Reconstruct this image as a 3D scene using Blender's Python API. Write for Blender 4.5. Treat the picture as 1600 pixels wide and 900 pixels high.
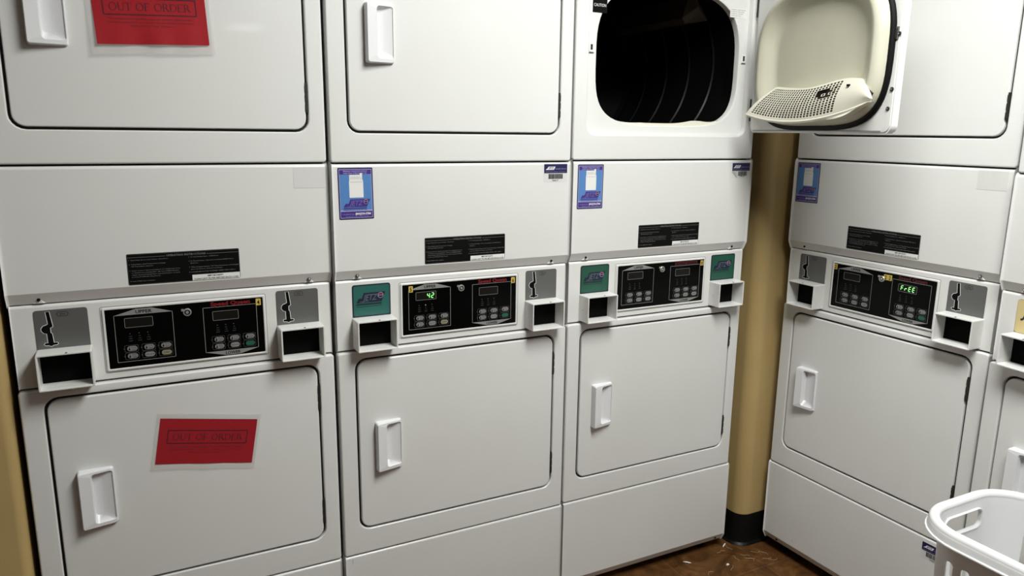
import bpy, bmesh, math, random
from mathutils import Matrix, Vector
PI = math.pi
R = math.radians
scene = bpy.context.scene
for o in list(bpy.data.objects):
    bpy.data.objects.remove(o)
COL = scene.collection

# ------------------------------------------------------------------ camera
cam_data = bpy.data.cameras.new('camera')
cam = bpy.data.objects.new('camera', cam_data)
COL.objects.link(cam)
cam_data.sensor_width = 36.0
cam_data.lens = 1167.2 / 1600.0 * 36.0
cam_data.clip_start = 0.05
cam.matrix_world = Matrix((
    (0.8901953, 0.0830650, -0.4479425, -0.4440),
    (-0.4554211, 0.1881412, -0.8701692, -1.8334),
    (0.0119958, 0.9786230, 0.2053120, 1.4730),
    (0, 0, 0, 1)))
scene.camera = cam

# ------------------------------------------------------------------ world, exposure
world = bpy.data.worlds.new('world')
scene.world = world
world.use_nodes = True
world.node_tree.nodes['Background'].inputs[0].default_value = (1.0, 0.97, 0.92, 1)
world.node_tree.nodes['Background'].inputs[1].default_value = 0.05
vs = scene.view_settings
vs.view_transform = 'Standard'
vs.look = 'None'
vs.gamma = 1.0
vs.use_curve_mapping = False
vs.exposure = 0.0
CEIL = 2.68
LAMPS = [  # x, y, size along x, size along y, watts
    (0.62, -1.36, 0.60, 1.20, 64.5),
    (0.62, -3.90, 0.30, 1.15, 3.0),
    (0.95, -7.90, 0.42, 0.85, 15.0),
]
LAMP_COLOR = (0.985, 1.0, 0.965)

# ------------------------------------------------------------------ materials
MATS = {}
def mat(name, color, rough=0.5, metal=0.0, coat=0.0, emit=None, estr=0.0, bump=None, vary=None, alpha=1.0, spec=0.5):
    if name in MATS:
        return MATS[name]
    m = bpy.data.materials.new(name)
    m.use_nodes = True
    nt = m.node_tree
    b = nt.nodes['Principled BSDF']
    b.inputs['Base Color'].default_value = (*color, 1)
    b.inputs['Roughness'].default_value = rough
    b.inputs['Metallic'].default_value = metal
    b.inputs['Coat Weight'].default_value = coat
    b.inputs['Specular IOR Level'].default_value = spec
    b.inputs['Alpha'].default_value = alpha
    if emit:
        b.inputs['Emission Color'].default_value = (*emit, 1)
        b.inputs['Emission Strength'].default_value = estr
    tc = nt.nodes.new('ShaderNodeTexCoord')
    if bump:
        sc, st = bump
        n = nt.nodes.new('ShaderNodeTexNoise')
        n.inputs['Scale'].default_value = sc
        n.inputs['Detail'].default_value = 3
        nt.links.new(tc.outputs['Object'], n.inputs['Vector'])
        bp = nt.nodes.new('ShaderNodeBump')
        bp.inputs['Strength'].default_value = st
        bp.inputs['Distance'].default_value = 0.001
        nt.links.new(n.outputs['Fac'], bp.inputs['Height'])
        nt.links.new(bp.outputs['Normal'], b.inputs['Normal'])
    if vary:
        sc, other = vary
        n = nt.nodes.new('ShaderNodeTexNoise')
        n.inputs['Scale'].default_value = sc
        n.inputs['Detail'].default_value = 5
        nt.links.new(tc.outputs['Object'], n.inputs['Vector'])
        rp = nt.nodes.new('ShaderNodeValToRGB')
        rp.color_ramp.elements[0].position = 0.35
        rp.color_ramp.elements[1].position = 0.68
        rp.color_ramp.elements[0].color = (*color, 1)
        rp.color_ramp.elements[1].color = (*other, 1)
        nt.links.new(n.outputs['Fac'], rp.inputs['Fac'])
        nt.links.new(rp.outputs['Color'], b.inputs['Base Color'])
    MATS[name] = m
    return m

ENAMEL = mat('white_enamel', (0.74, 0.745, 0.73), 0.25, coat=0.1, bump=(160.0, 0.05), vary=(2.2, (0.715, 0.712, 0.69)))
CABDARK = mat('cabinet_shaded_enamel', (0.30, 0.30, 0.29), 0.45)  # white body darkened in colour to deepen the shade between dryers
PLASTIC = mat('white_plastic', (0.80, 0.80, 0.81), 0.33)
HANDLE = mat('handle_plastic', (0.76, 0.76, 0.78), 0.30)
BOXPAINT = mat('coin_box_paint', (0.76, 0.76, 0.74), 0.38, vary=(30.0, (0.72, 0.715, 0.69)))
GAPSHADE = mat('gap_shade', (0.012, 0.011, 0.010), 0.8)  # near-black painted in for the shade of the door gaps
BLACK = mat('gloss_black', (0.002, 0.002, 0.002), 0.15, spec=0.10)
HOLE = mat('matte_black', (0.003, 0.003, 0.003), 0.9, spec=0.1)
RUBBER = mat('black_rubber', (0.004, 0.004, 0.004), 0.6, spec=0.15)
STEEL = mat('steel', (0.62, 0.61, 0.58), 0.33, metal=0.7)
LATCHM = mat('latch_grey', (0.10, 0.10, 0.10), 0.4)
HINGE = mat('hinge_steel', (0.035, 0.033, 0.030), 0.45, metal=0.4)
DRUM = mat('drum_shade_black', (0.0035, 0.0035, 0.0035), 0.32, spec=0.16)  # near-black colour stands in for the shade inside the drum
BAFFLE_LIT = mat('baffle_lit', (0.11, 0.09, 0.07), 0.45, spec=0.2)  # lighter copy for the baffle that catches light, painted in
LINER = mat('liner_cream', (0.60, 0.58, 0.46), 0.33, vary=(5.0, (0.54, 0.53, 0.43)))
FILTER = mat('filter_ivory', (0.70, 0.67, 0.57), 0.42)
LINT = mat('lint_felt_shaded', (0.075, 0.045, 0.038), 0.95, vary=(14.0, (0.010, 0.007, 0.005)))  # lint brown, darkened so the mesh holes look shaded inside
GREY = mat('slot_plate_grey', (0.13, 0.13, 0.127), 0.38, metal=0.2)
TEAL = mat('plate_teal', (0.020, 0.115, 0.098), 0.42)
GREEN = mat('plate_green', (0.014, 0.082, 0.052), 0.42)
GOLD = mat('plate_gold', (0.62, 0.50, 0.24), 0.4)
NAVY = mat('print_navy', (0.012, 0.010, 0.075), 0.4)
DARKNAVY = mat('print_dark_navy', (0.010, 0.014, 0.030), 0.45)
LOGOTXT = mat('print_logo_grey', (0.10, 0.13, 0.17), 0.45)
VIOLET = mat('print_violet', (0.055, 0.025, 0.22), 0.4)
LOGOVIOLET = mat('print_logo_violet', (0.17, 0.14, 0.36), 0.4)
SKY = mat('print_blue', (0.085, 0.22, 0.50), 0.4)
LILAC = mat('print_lilac', (0.42, 0.40, 0.62), 0.4)
PWHITE = mat('print_white', (0.78, 0.78, 0.76), 0.45)
PGREY = mat('print_grey', (0.24, 0.24, 0.235), 0.45)
PDIM = mat('print_dim_grey', (0.085, 0.085, 0.085), 0.5)
PBLACK = mat('print_black', (0.003, 0.003, 0.003), 0.5, spec=0.12)
PRED = mat('print_red', (0.17, 0.006, 0.008), 0.45)
PDARKRED = mat('print_dark_red', (0.07, 0.004, 0.007), 0.45)
PGREEN = mat('print_button_green', (0.012, 0.11, 0.065), 0.45)
PAMBER = mat('print_amber', (0.26, 0.24, 0.16), 0.45)
YELLOW = mat('tag_yellow', (0.62, 0.45, 0.10), 0.45)
DISPLAY = mat('display_glass', (0.010, 0.009, 0.007), 0.15, spec=0.2)
LEDGREEN = mat('led_green', (0.05, 0.3, 0.05), 0.5, emit=(0.30, 1.0, 0.28), estr=1.6)
LEDAMBER = mat('led_amber', (0.3, 0.2, 0.05), 0.5, emit=(1.0, 0.75, 0.3), estr=0.7)
SILVERTAG = mat('silver_paper', (0.66, 0.66, 0.645), 0.4)
REDPAPER = mat('red_paper', (0.33, 0.0, 0.007), 0.5, spec=0.08)
REDINK = mat('red_paper_ink', (0.075, 0.001, 0.010), 0.5, spec=0.08)
REDINK2 = mat('red_paper_small_print', (0.16, 0.001, 0.009), 0.5, spec=0.08)
LAMINATE = mat('laminate_film', (0.80, 0.78, 0.76), 0.10, alpha=0.025)
FILMEDGE = mat('laminate_border', (0.66, 0.62, 0.61), 0.10, alpha=0.30)
LINTWHITE = mat('lint_white', (0.80, 0.80, 0.78), 0.8)
LINTTAN = mat('lint_tan', (0.42, 0.30, 0.17), 0.9)
SCUFF = mat('scuff_grey', (0.30, 0.29, 0.27), 0.6)

# ------------------------------------------------------------------ mesh helpers
class MB:
    def __init__(s):
        s.v = []; s.f = []; s.m = []; s.mats = []
    def mi(s, m):
        if m not in s.mats:
            s.mats.append(m)
        return s.mats.index(m)
    def add(s, pts, faces, m):
        k = len(s.v); i = s.mi(m)
        s.v += [tuple(p) for p in pts]
        for f in faces:
            s.f.append([k + a for a in f]); s.m.append(i)
    def loft(s, loops, m, cap0=False, cap1=False, closed=True):
        n = len(loops[0]); pts = [p for l in loops for p in l]; fs = []
        for a in range(len(loops) - 1):
            for j in range(n if closed else n - 1):
                k = (j + 1) % n
                fs.append([a*n + j, a*n + k, (a+1)*n + k, (a+1)*n + j])
        if cap0: fs.append(list(range(n))[::-1])
        if cap1: fs.append([(len(loops)-1)*n + j for j in range(n)])
        s.add(pts, fs, m)
    def box(s, u0, v0, w0, u1, v1, w1, m):
        p = [(a, b, c) for c in (w0, w1) for b in (v0, v1) for a in (u0, u1)]
        s.add(p, [(0,2,3,1),(4,5,7,6),(0,1,5,4),(1,3,7,5),(3,2,6,7),(2,0,4,6)], m)
    def tube(s, pts, r, m, n=8):
        loops = []
        for i, p in enumerate(pts):
            a = Vector(pts[max(i-1, 0)]); b = Vector(pts[min(i+1, len(pts)-1)])
            d = (b - a).normalized()
            x = d.cross(Vector((0, 0, 1)))
            if x.length < 1e-4: x = d.cross(Vector((0, 1, 0)))
            x.normalize(); y = d.cross(x)
            loops.append([tuple(Vector(p) + x*r*math.cos(2*PI*k/n) + y*r*math.sin(2*PI*k/n)) for k in range(n)])
        s.loft(loops, m, True, True)
    def mesh(s, name, world=False, smooth=30, flip=True):
        me = bpy.data.meshes.new(name)
        vv = s.v if world else [(u, -w, v) for u, v, w in s.v]
        me.from_pydata(vv, [], s.f)
        for m in s.mats: me.materials.append(m)
        me.polygons.foreach_set('material_index', s.m)
        bm = bmesh.new(); bm.from_mesh(me)
        bmesh.ops.recalc_face_normals(bm, faces=bm.faces)
        bm.to_mesh(me); bm.free()
        if smooth:
            me.polygons.foreach_set('use_smooth', [True]*len(me.polygons))
            me.set_sharp_from_angle(angle=R(smooth))
        me.update()
        return me

def link(name, me, parent=None, loc=(0,0,0), wn=True):
    o = bpy.data.objects.new(name, me)
    COL.objects.link(o)
    o.location = loc
    if parent: o.parent = parent
    if wn and me is not None and len(me.polygons) and me.polygons[0].use_smooth:
        md = o.modifiers.new('weighted_normal', 'WEIGHTED_NORMAL')
        md.keep_sharp = True
    return o

CACHE = {}
def part(name, key, fn, parent, loc=(0,0,0), label=None, smooth=30):
    """one mesh object per part; identical parts of other dryers share the mesh data"""
    if key is None or key not in CACHE:
        b = MB(); fn(b); me = b.mesh(name, smooth=smooth)
        if key is not None: CACHE[key] = me
    else:
        me = CACHE[key]
    o = link(name, me, parent, loc)
    if label: o['label'] = label
    return o

def rr(u0, v0, u1, v1, r, w, n=5):
    """rounded rectangle loop, counter-clockwise from the lower-left corner"""
    if not isinstance(r, (tuple, list)): r = (r, r, r, r)
    cs = [(u0, v0, 1, 1, PI), (u1, v0, -1, 1, 1.5*PI), (u1, v1, -1, -1, 0), (u0, v1, 1, -1, 0.5*PI)]
    out = []
    for (cu, cv, su, sv, a0), q in zip(cs, r):
        for j in range(n + 1):
            a = a0 + 0.5*PI*j/n
            out.append((cu + su*q + q*math.cos(a), cv + sv*q + q*math.sin(a), w))
    return out

def superell(cu, cv, hu, hv, e, w, n=16):
    out = []
    for k in range(4):
        for j in range(n):
            a = PI + (k + (j + .5)/n)*0.5*PI
            c, s_ = math.cos(a), math.sin(a)
            x = e if s_ < 0 else e*.72
            out.append((cu + hu*math.copysign(abs(c)**(2/x), c), cv + hv*math.copysign(abs(s_)**(2/x), s_), w))
    return out

def roll(u0, v0, u1, v1, r, w, e, depth, n=5, k=3, inner=False):
    """loops that turn a sheet edge: from the back (w-depth) round to the front face (w)"""
    L = [rr(u0, v0, u1, v1, r, w - depth, n)]
    for i in range(k + 1):
        t = 0.5*PI*i/k
        d = e*(1 - math.cos(t)); ww = w - e*(1 - math.sin(t))
        if inner: d = -d
        L.append(rr(u0 + d, v0 + d, u1 - d, v1 - d, max(r - d, 0.0008), ww, n))
    return L

def fillet(pts, rad, n=4):
    out = []
    for i, p in enumerate(pts):
        r = rad[i]
        if r <= 0 or i in (0, len(pts) - 1):
            out.append(p); continue
        P = Vector(p); A = Vector(pts[i-1]); B = Vector(pts[i+1])
        a = (A - P).normalized(); b = (B - P).normalized()
        ang = a.angle(b); t = r/math.tan(ang/2)
        c = P + (a + b).normalized()*(r/math.sin(ang/2))
        p0 = P + a*t; p1 = P + b*t
        a0 = math.atan2((p0-c).y, (p0-c).x); a1 = math.atan2((p1-c).y, (p1-c).x)
        da = (a1 - a0 + PI) % (2*PI) - PI
        for j in range(n + 1):
            q = a0 + da*j/n
            out.append((c.x + r*math.cos(q), c.y + r*math.sin(q)))
    return out

def extrude_profile(b, prof, u0, u1, e, m, k=3):
    """a sheet whose section is prof [(v, w)...] from top-back over the front to bottom-back, its two ends rolled by e"""
    nrm = []
    for i in range(len(prof)):
        p = Vector(prof[max(i-1, 0)]); q = Vector(prof[min(i+1, len(prof)-1)])
        d = (q - p).normalized(); nrm.append(Vector((d.y, -d.x)))      # points inward
    def sec(u, off):
        return [(u, p[0] + nn.x*off, p[1] + nn.y*off) for p, nn in zip(prof, nrm)]
    secs = []
    for i in range(k + 1):
        t = 0.5*PI*i/k
        secs.append(sec(u0 + e*(1 - math.cos(t)), e*(1 - math.sin(t))))
    for i in range(k, -1, -1):
        t = 0.5*PI*i/k
        secs.append(sec(u1 - e*(1 - math.cos(t)), e*(1 - math.sin(t))))
    n = len(prof)
    b.loft(secs, m, closed=False)
    b.add(secs[0], [list(range(n))], m)
    b.add(secs[-1], [list(range(n))], m)

# ------------------------------------------------------------------ flat printing
TXT = {}
def text_mesh(s, shear=0.0, bold=0.0, res=2):
    key = (s, shear, bold, res)
    if key in TXT: return TXT[key]
    cu = bpy.data.curves.new('t', 'FONT')
    cu.body = s; cu.size = 1.0; cu.resolution_u = res; cu.shear = shear; cu.offset = bold
    o = bpy.data.objects.new('t', cu); COL.objects.link(o)
    bpy.context.view_layer.update()
    dg = bpy.context.evaluated_depsgraph_get()
    me = bpy.data.meshes.new_from_object(o.evaluated_get(dg))
    vs_ = [(v.co.x, v.co.y) for v in me.vertices]; fs = [list(p.vertices) for p in me.polygons]
    bpy.data.objects.remove(o); bpy.data.curves.remove(cu); bpy.data.meshes.remove(me)
    TXT[key] = (vs_, fs)
    return TXT[key]

class Draw(MB):
    """layers of flat ink on a surface, as one mesh"""
    STEP = 0.00022
    def __init__(s, w=0.0, base=None):
        super().__init__(); s.w = w; s.T = None
    def P(s, u, v, l):
        return (u, v, s.w + l*s.STEP)
    def poly(s, pts, m, l=1):
        s.add([s.P(u, v, l) for u, v in pts], [list(range(len(pts)))], m)
    def rect(s, u0, v0, u1, v1, m, l=1):
        s.poly([(u0, v0), (u1, v0), (u1, v1), (u0, v1)], m, l)
    def rrect(s, u0, v0, u1, v1, r, m, l=1):
        s.poly([(p[0], p[1]) for p in rr(u0, v0, u1, v1, r, 0, 4)], m, l)
    def slab(s, u0, v0, u1, v1, r, t, m):
        """a thin solid sheet lying on the surface"""
        s.loft([rr(u0, v0, u1, v1, r, s.w - 0.0002, 4), rr(u0, v0, u1, v1, r, s.w + t, 4)], m, False, True)
        s.w += t
    def ring(s, u0, v0, u1, v1, r, t, m, l=1):
        a = [s.P(p[0], p[1], l) for p in rr(u0, v0, u1, v1, r, 0, 4)]
        c = [s.P(p[0], p[1], l) for p in rr(u0 + t, v0 + t, u1 - t, v1 - t, max(r - t, 0.0002), 0, 4)]
        s.loft([a, c], m)
    def disc(s, u, v, r, m, l=1, n=16, a0=0, a1=2*PI):
        s.poly([(u + r*math.cos(a0 + (a1-a0)*i/n), v + r*math.sin(a0 + (a1-a0)*i/n)) for i in range(n if a1-a0 > 6.2 else n+1)], m, l)
    def line(s, pts, t, m, l=1):
        for (a, b), (c, d) in zip(pts, pts[1:]):
            dx, dy = c-a, d-b; L = math.hypot(dx, dy); nx, ny = -dy/L*t/2, dx/L*t/2
            s.poly([(a+nx, b+ny), (a-nx, b-ny), (c-nx, d-ny), (c+nx, d+ny)], m, l)
    def text(s, t, u0, v0, u1, h, m, l=1, shear=0.0, bold=0.0, res=2, rot=None):
        """text fitted between u0 and u1, its capitals h tall, standing on v0"""
        vs_, fs = text_mesh(t, shear, bold, res)
        if not vs_: return
        a = min(p[0] for p in vs_); b = max(p[0] for p in vs_)
        su = (u1 - u0)/(b - a); sv = h/0.70
        s.add([s.P(u0 + (x - a)*su, v0 + y*sv, l) for x, y in vs_], fs, m)

def jetz_logo(d, u0, v0, u1, v1, l, dark, letter, badge=True):
    """dark slanted block with the letters of the laundry service and its round badge"""
    W, H = u1-u0, v1-v0
    X = lambda a: u0 + a*W
    Y = lambda a: v0 + a*H
    d.poly([(X(0), Y(.30)), (X(.86), Y(.30)), (X(1.0), Y(1)), (X(.26), Y(1)), (X(.19), Y(.62)), (X(.08), Y(.62))], dark, l)
    d.rect(X(0), Y(.14), X(.86), Y(.24), dark, l)
    d.text('Professional Laundry Service Since 1966', X(0), Y(0), X(.86), H*.085, dark, l, bold=0.02)
    d.text('JETZ' if badge else 'JET', X(.21), Y(.46), X(.73), H*.42, letter, l+1, shear=.35, bold=.01)
    d.text('SERVICE', X(.12), Y(.335), X(.42), H*.085, letter, l+1, shear=.2)
    if badge:
        d.disc(X(.83), Y(.76), H*.205, LILAC, l+1)
        d.disc(X(.83), Y(.76), H*.175, PRED, l+2, a0=0, a1=PI)
        d.disc(X(.83), Y(.76), H*.175, DARKNAVY, l+2, a0=PI, a1=2*PI)
        d.rect(X(.83)-H*.175, Y(.745), X(.83)+H*.175, Y(.775), LILAC, l+3)
    else:
        d.text('Z', X(.70), Y(.46), X(.90), H*.44, letter, l+1, shear=.35, bold=.01)

# ------------------------------------------------------------------ dryer measurements (metres)
W = 0.683
V0, V1, V2, V3, V3B, V4, V5 = 0.060, 0.3338, 0.9118, 1.0975, 1.1235, 1.392, 1.9725
UP = V4 - V1 + 0.0014          # upper drum front repeats the lower one this much higher
HU0, HU1, HV0, HV1 = 0.0450, 0.6435, 0.4045, 0.8890     # door hole in the front sheet
GAP = 0.0056
CW = -0.010                    # control panel plane

def b_cabinet(b):
    t = 0.0015; f = -0.0195; k = -0.70
    lo, hi = 0.045, V5 - 0.012
    u0, u1 = 0.0045, W - 0.0045
    o0 = [(u0, lo, f), (u1, lo, f), (u1, hi, f), (u0, hi, f)]
    o1 = [(a, c, k) for a, c, _ in o0]
    i0 = [(u0+t, lo+t, f), (u1-t, lo+t, f), (u1-t, hi-t, f), (u0+t, hi-t, f)]
    i1 = [(a, c, k+t) for a, c, _ in i0]
    b.loft([i1, i0, o0, o1], CABDARK, True, True)

def b_feet(b):
    for u in (0.06, W - 0.06):
        pass

def b_foot(u, w):
    def fn(b):
        pr = [(0.006, 0.05), (0.006, 0.014), (0.020, 0.012), (0.020, 0.0), (0.0, 0.0)]
        L = [[(u + r*math.cos(2*PI*i/14), z, w + r*math.sin(2*PI*i/14)) for i in range(14)] for r, z in pr[:-1]]
        b.loft(L, RUBBER, True, True)
    return fn

def b_access(b):
    prof = fillet([(V1 - 0.003, -0.030), (V1 - 0.003, 0.0), (V0, 0.0), (V0 - 0.0245, -0.0125), (V0 - 0.0245, -0.030)],
                  [0, 0.006, 0.003, 0.003, 0])
    extrude_profile(b, prof, 0.001, W - 0.001, 0.005, ENAMEL)

def b_service(b):
    prof = fillet([(V4 - 0.003, -0.034), (V4 - 0.003, 0.0), (V3B, 0.0), (V3 + 0.0012, -0.0125), (V3 + 0.0012, -0.034)],
                  [0, 0.0075, 0.003, 0.003, 0])
    extrude_profile(b, prof, 0.0012, W - 0.0012, 0.006, ENAMEL)

def b_front(b):
    L = roll(0.001, V1, W - 0.001, V2 - 0.003, 0.007, 0.0, 0.005, 0.020)
    H = roll(HU0, HV0, HU1, HV1, 0.030, 0.0, 0.004, 0.018, inner=True)
    b.loft(L + H[::-1], ENAMEL)

def b_recess(b):      # dark board behind a closed door, standing in for the shade in its gap
    b.loft([rr(HU0 + .0006, HV0 + .0006, HU1 - .0006, HV1 - .0006, .0295, w) for w in (-.034, -.0105)], GAPSHADE, True, True)

def b_control(b):
    prof = fillet([(V3 - 0.0008, -0.034), (V3 - 0.0008, CW), (V2 + 0.0010, CW), (V2 + 0.0010, -0.034)], [0, 0.007, 0.003, 0])
    extrude_profile(b, prof, 0.0035, W - 0.0035, 0.003, ENAMEL)

def b_bezel(b):
    o = (0.1740, 0.9315, 0.5210, 1.0775); i = (0.1790, 0.9365, 0.5160, 1.0725)
    L = [rr(*o, 0.004, CW - 0.001), rr(*o, 0.004, CW + 0.0026), rr(o[0]+.001, o[1]+.001, o[2]-.001, o[3]-.001, 0.003, CW + 0.0034),
         rr(i[0]-.001, i[1]-.001, i[2]+.001, i[3]+.001, 0.003, CW + 0.0034), rr(*i, 0.002, CW + 0.0022)]
    b.loft(L, ENAMEL)
    g = (o[0]-.0042, o[1]-.0042, o[2]+.0030, o[3]+.0030)
    b.loft([rr(*g, 0.005, CW + .0002), rr(g[0]+.0012, g[1]+.0012, g[2]-.0012, g[3]-.0012, 0.004, CW + .0002)], PGREY)  # flat grey line painted as the shadowed groove around the bezel

FACE_W = CW + 0.0012
def b_face(b):
    b.box(0.1785, 0.9360, CW - 0.0005, 0.5165, 1.0730, FACE_W, BLACK)

def b_outline(u0, upper):
    """thin grey frame of one keypad with its pointed banner"""
    def fn(b):
        d = Draw(FACE_W)
        a, c, lo, hi = u0, u0 + 0.1195, 0.9495, 1.0580
        t = 0.0011
        if upper:
            d.line([(a, hi), (a, lo), (c, lo), (c, hi)], t, PGREY)
            d.poly([(a, hi - .0006), (c, hi - .0006), (c, hi), (a + .078, 1.0705), (a + .045, 1.0705), (a, hi)], PGREY)
            d.text('UPPER', a + .0440, 1.0600, a + .0775, 0.0074, PBLACK, 2, bold=.02)
        else:
            d.line([(a, lo), (a, hi), (c, hi), (c, lo)], t, PGREY)
            d.poly([(a, lo), (a + .045, 0.9385), (a + .078, 0.9385), (c, lo), (c, lo + .0006), (a, lo + .0006)], PGREY)
            d.text('LOWER', a + .0440, 0.9405, a + .0775, 0.0070, PBLACK, 2, bold=.02)
        # indicator captions
        for x, rows in ((0.030, ('WAIT/', 'PRESS', 'START')), (0.0485, ('DRY', 'COOL', 'DOWN')), (0.0665, ('IN', 'CYCLE', 'DOOR'))):
            for i, s_ in enumerate(rows):
                h = 0.0022; wd = 0.0022*len(s_)*.62
                d.text(s_, a + x - wd/2 - .001*(i == 2), 1.0065 - i*0.0052, a + x + wd/2 + .001*(i == 2), h, PDIM, 1)
        b.__dict__.update(d.__dict__)
    return fn

SEG = {'4': 'bcfg', '2': 'abdeg', 'F': 'aefg', 'r': 'eg', 'E': 'adefg'}
def b_display(u0, chars, base_v):
    def fn(b):
        d = Draw(FACE_W)
        u1, v0, v1 = u0 + 0.0580, base_v, base_v + 0.0225
        d.rrect(u0, v0, u1, v1, .002, DISPLAY, 1)
        d.ring(u0, v0, u1, v1, .002, .0008, PGREY, 2)
        H = 0.0128; Wd = 0.0062; t = 0.0018
        for i, ch in enumerate(chars):
            if ch == ' ': continue
            x = u0 + 0.0085 + i*0.0118; y = v0 + 0.0048; sh = 0.11
            q = lambda a, c: (x + a + c*sh, y + c)
            S = {'a': (q(0, H), q(Wd, H)), 'd': (q(0, 0), q(Wd, 0)), 'g': (q(0, H/2), q(Wd, H/2)),
                 'f': (q(0, H/2), q(0, H)), 'e': (q(0, 0), q(0, H/2)), 'b': (q(Wd, H/2), q(Wd, H)), 'c': (q(Wd, 0), q(Wd, H/2))}
            for k in SEG[ch]:
                (ax, ay), (bx, by) = S[k]
                dx, dy = bx-ax, by-ay; f = .10
                d.line([(ax + dx*f, ay + dy*f), (bx - dx*f, by - dy*f)], t, LEDGREEN, 2)
        b.__dict__.update(d.__dict__)
    return fn

def b_lamp_dot(u, v, m):
    def fn(b):
        d = Draw(FACE_W); d.disc(u, v, 0.0011, m, 1); b.__dict__.update(d.__dict__)
    return fn

def b_button(u, v, txt, kind):
    def fn(b):
        d = Draw(FACE_W)
        d.ring(u - .0150, v - .0080, u + .0135, v + .0080, .003, .0006, PDIM, 1)
        d.disc(u - .0158, v, .0011, PDIM, 1)
        fill = {'n': PGREY, 'g': PGREEN, 'y': PAMBER, 'w': PGREY}[kind]
        d.rrect(u - .0098, v - .0056, u + .0112, v + .0056, .0054, fill, 2)
        if kind in 'n' and txt:
            if txt[0] != 'DELICATE':
                d.rrect(u - .0072, v - .0042, u - .0036, v + .0006, .0017, PBLACK, 3)
                d.rect(u - .0062, v, u - .0048, v + .0042, PBLACK, 3)
                d.text(txt[0], u - .0016, v + .0008, u + .0090, .0030, PBLACK, 3, res=1)
                d.text(txt[1], u - .0016, v - .0042, u + .0090, .0030, PBLACK, 3, res=1)
            else:
                d.text('DELICATE', u - .0082, v - .0017, u + .0096, .0034, PBLACK, 3, res=1)
        elif txt:
            d.text('START', u - .0062, v - .0018, u + .0078, .0036, PBLACK if kind != 'g' else PDIM, 3, res=1)
        b.__dict__.update(d.__dict__)
    return fn

def b_brand(m):
    def fn(b):
        d = Draw(FACE_W)
        d.text('Speed Queen', 0.3985, 1.0610, 0.4870, 0.0092, m, 1, bold=.045)
        b.__dict__.update(d.__dict__)
    return fn

def b_brand_dark(b):
    d = Draw(FACE_W)
    d.rect(0.3985, 1.0605, 0.4900, 1.0705, PDARKRED, 1)
    d.text('Speed Queen', 0.4010, 1.0628, 0.4870, 0.0062, PBLACK, 2, bold=.02)
    b.__dict__.update(d.__dict__)

def b_lock(b):
    u, v = 0.3474, 1.0520
    def ring(r, w): return [(u + r*math.cos(2*PI*i/20), v + r*math.sin(2*PI*i/20), w) for i in range(20)]
    b.loft([ring(.0092, FACE_W - .0005), ring(.0092, FACE_W + .003), ring(.0080, FACE_W + .0045), ring(.0064, FACE_W + .0045), ring(.0062, FACE_W + .002)], STEEL)
    b.loft([ring(.0062, FACE_W + .002), ring(.0035, FACE_W + .002)], HOLE)
    b.loft([ring(.0035, FACE_W + .002), ring(.0033, FACE_W + .0042)], STEEL, False, True)
    b.box(u - .0125, v + .0035, FACE_W, u - .0070, v + .0085, FACE_W + .003, STEEL)

def b_tag(u, v, s_, wd=0.0115, black_bg=False):
    def fn(b):
        d = Draw(FACE_W + .0006)
        d.slab(u - wd/2, v - .0080, u + wd/2, v + .0085, .001, .0006, YELLOW)
        n = len(s_); step = wd/n
        for i, ch in enumerate(s_):
            c = u - wd/2 + step*(i + .5)
            d.text(ch, c - .0028, v - .0055, c + .0028, 0.0108, PBLACK, 1, bold=.03)
        b.__dict__.update(d.__dict__)
    return fn

def b_slot_plate(u0):
    """grey plate with the coin slide's keyhole outline"""
    def fn(b):
        d = Draw(CW)
        v0, v1 = 0.9975, 1.0840
        d.slab(u0, v0, u0 + .1015, v1, (.001, .001, .006, .006), .0010, GREY)
        cx = u0 + 0.0265
        sil = [(-.0035, 1.0800), (.0030, 1.0800), (.0070, 1.0480), (.0065, 1.0465), (.0020, 1.0445), (.0020, 1.0340), (.0045, 1.0310),
               (.0060, 1.0110), (.0120, 1.0110), (.0140, 1.0090), (.0120, 1.0065), (.0060, 1.0062), (.0010, 1.0035), (-.0040, 1.0060),
               (-.0100, 1.0062), (-.0118, 1.0087), (-.0100, 1.0112), (-.0045, 1.0112), (-.0050, 1.0320), (-.0105, 1.0335), (-.0145, 1.0390),
               (-.0145, 1.0440), (-.0110, 1.0490), (-.0055, 1.0508), (-.0012, 1.0530)]
        pts = [(cx + a, c) for a, c in sil]
        mx = sum(p[0] for p in pts)/len(pts)
        # white outline: the silhouette grown outward
        grown = []
        n = len(pts)
        for i in range(n):
            a, p, c = pts[i-1], pts[i], pts[(i+1) % n]
            t = Vector((c[0]-a[0], c[1]-a[1])).normalized()
            grown.append((p[0] + t.y*-.0013, p[1] + t.x*.0013))
        # silhouette runs clockwise, so the left normal points outwards
        d.poly(grown, PWHITE, 1)
        d.poly(pts, HOLE, 2)
        hx, hy = u0 + .0540, 1.0735
        hexa = [(-.0110, 0), (-.0080, .0048), (.0080, .0048), (.0110, 0), (.0080, -.0048), (-.0080, -.0048), (-.0110, 0)]
        d.line([(hx + a, hy + c) for a, c in hexa], .0008, PBLACK, 1)
        d.text('25¢', hx - .0052, hy - .0020, hx + .0052, .0042, PBLACK, 1)
        b.__dict__.update(d.__dict__)
    return fn

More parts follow.
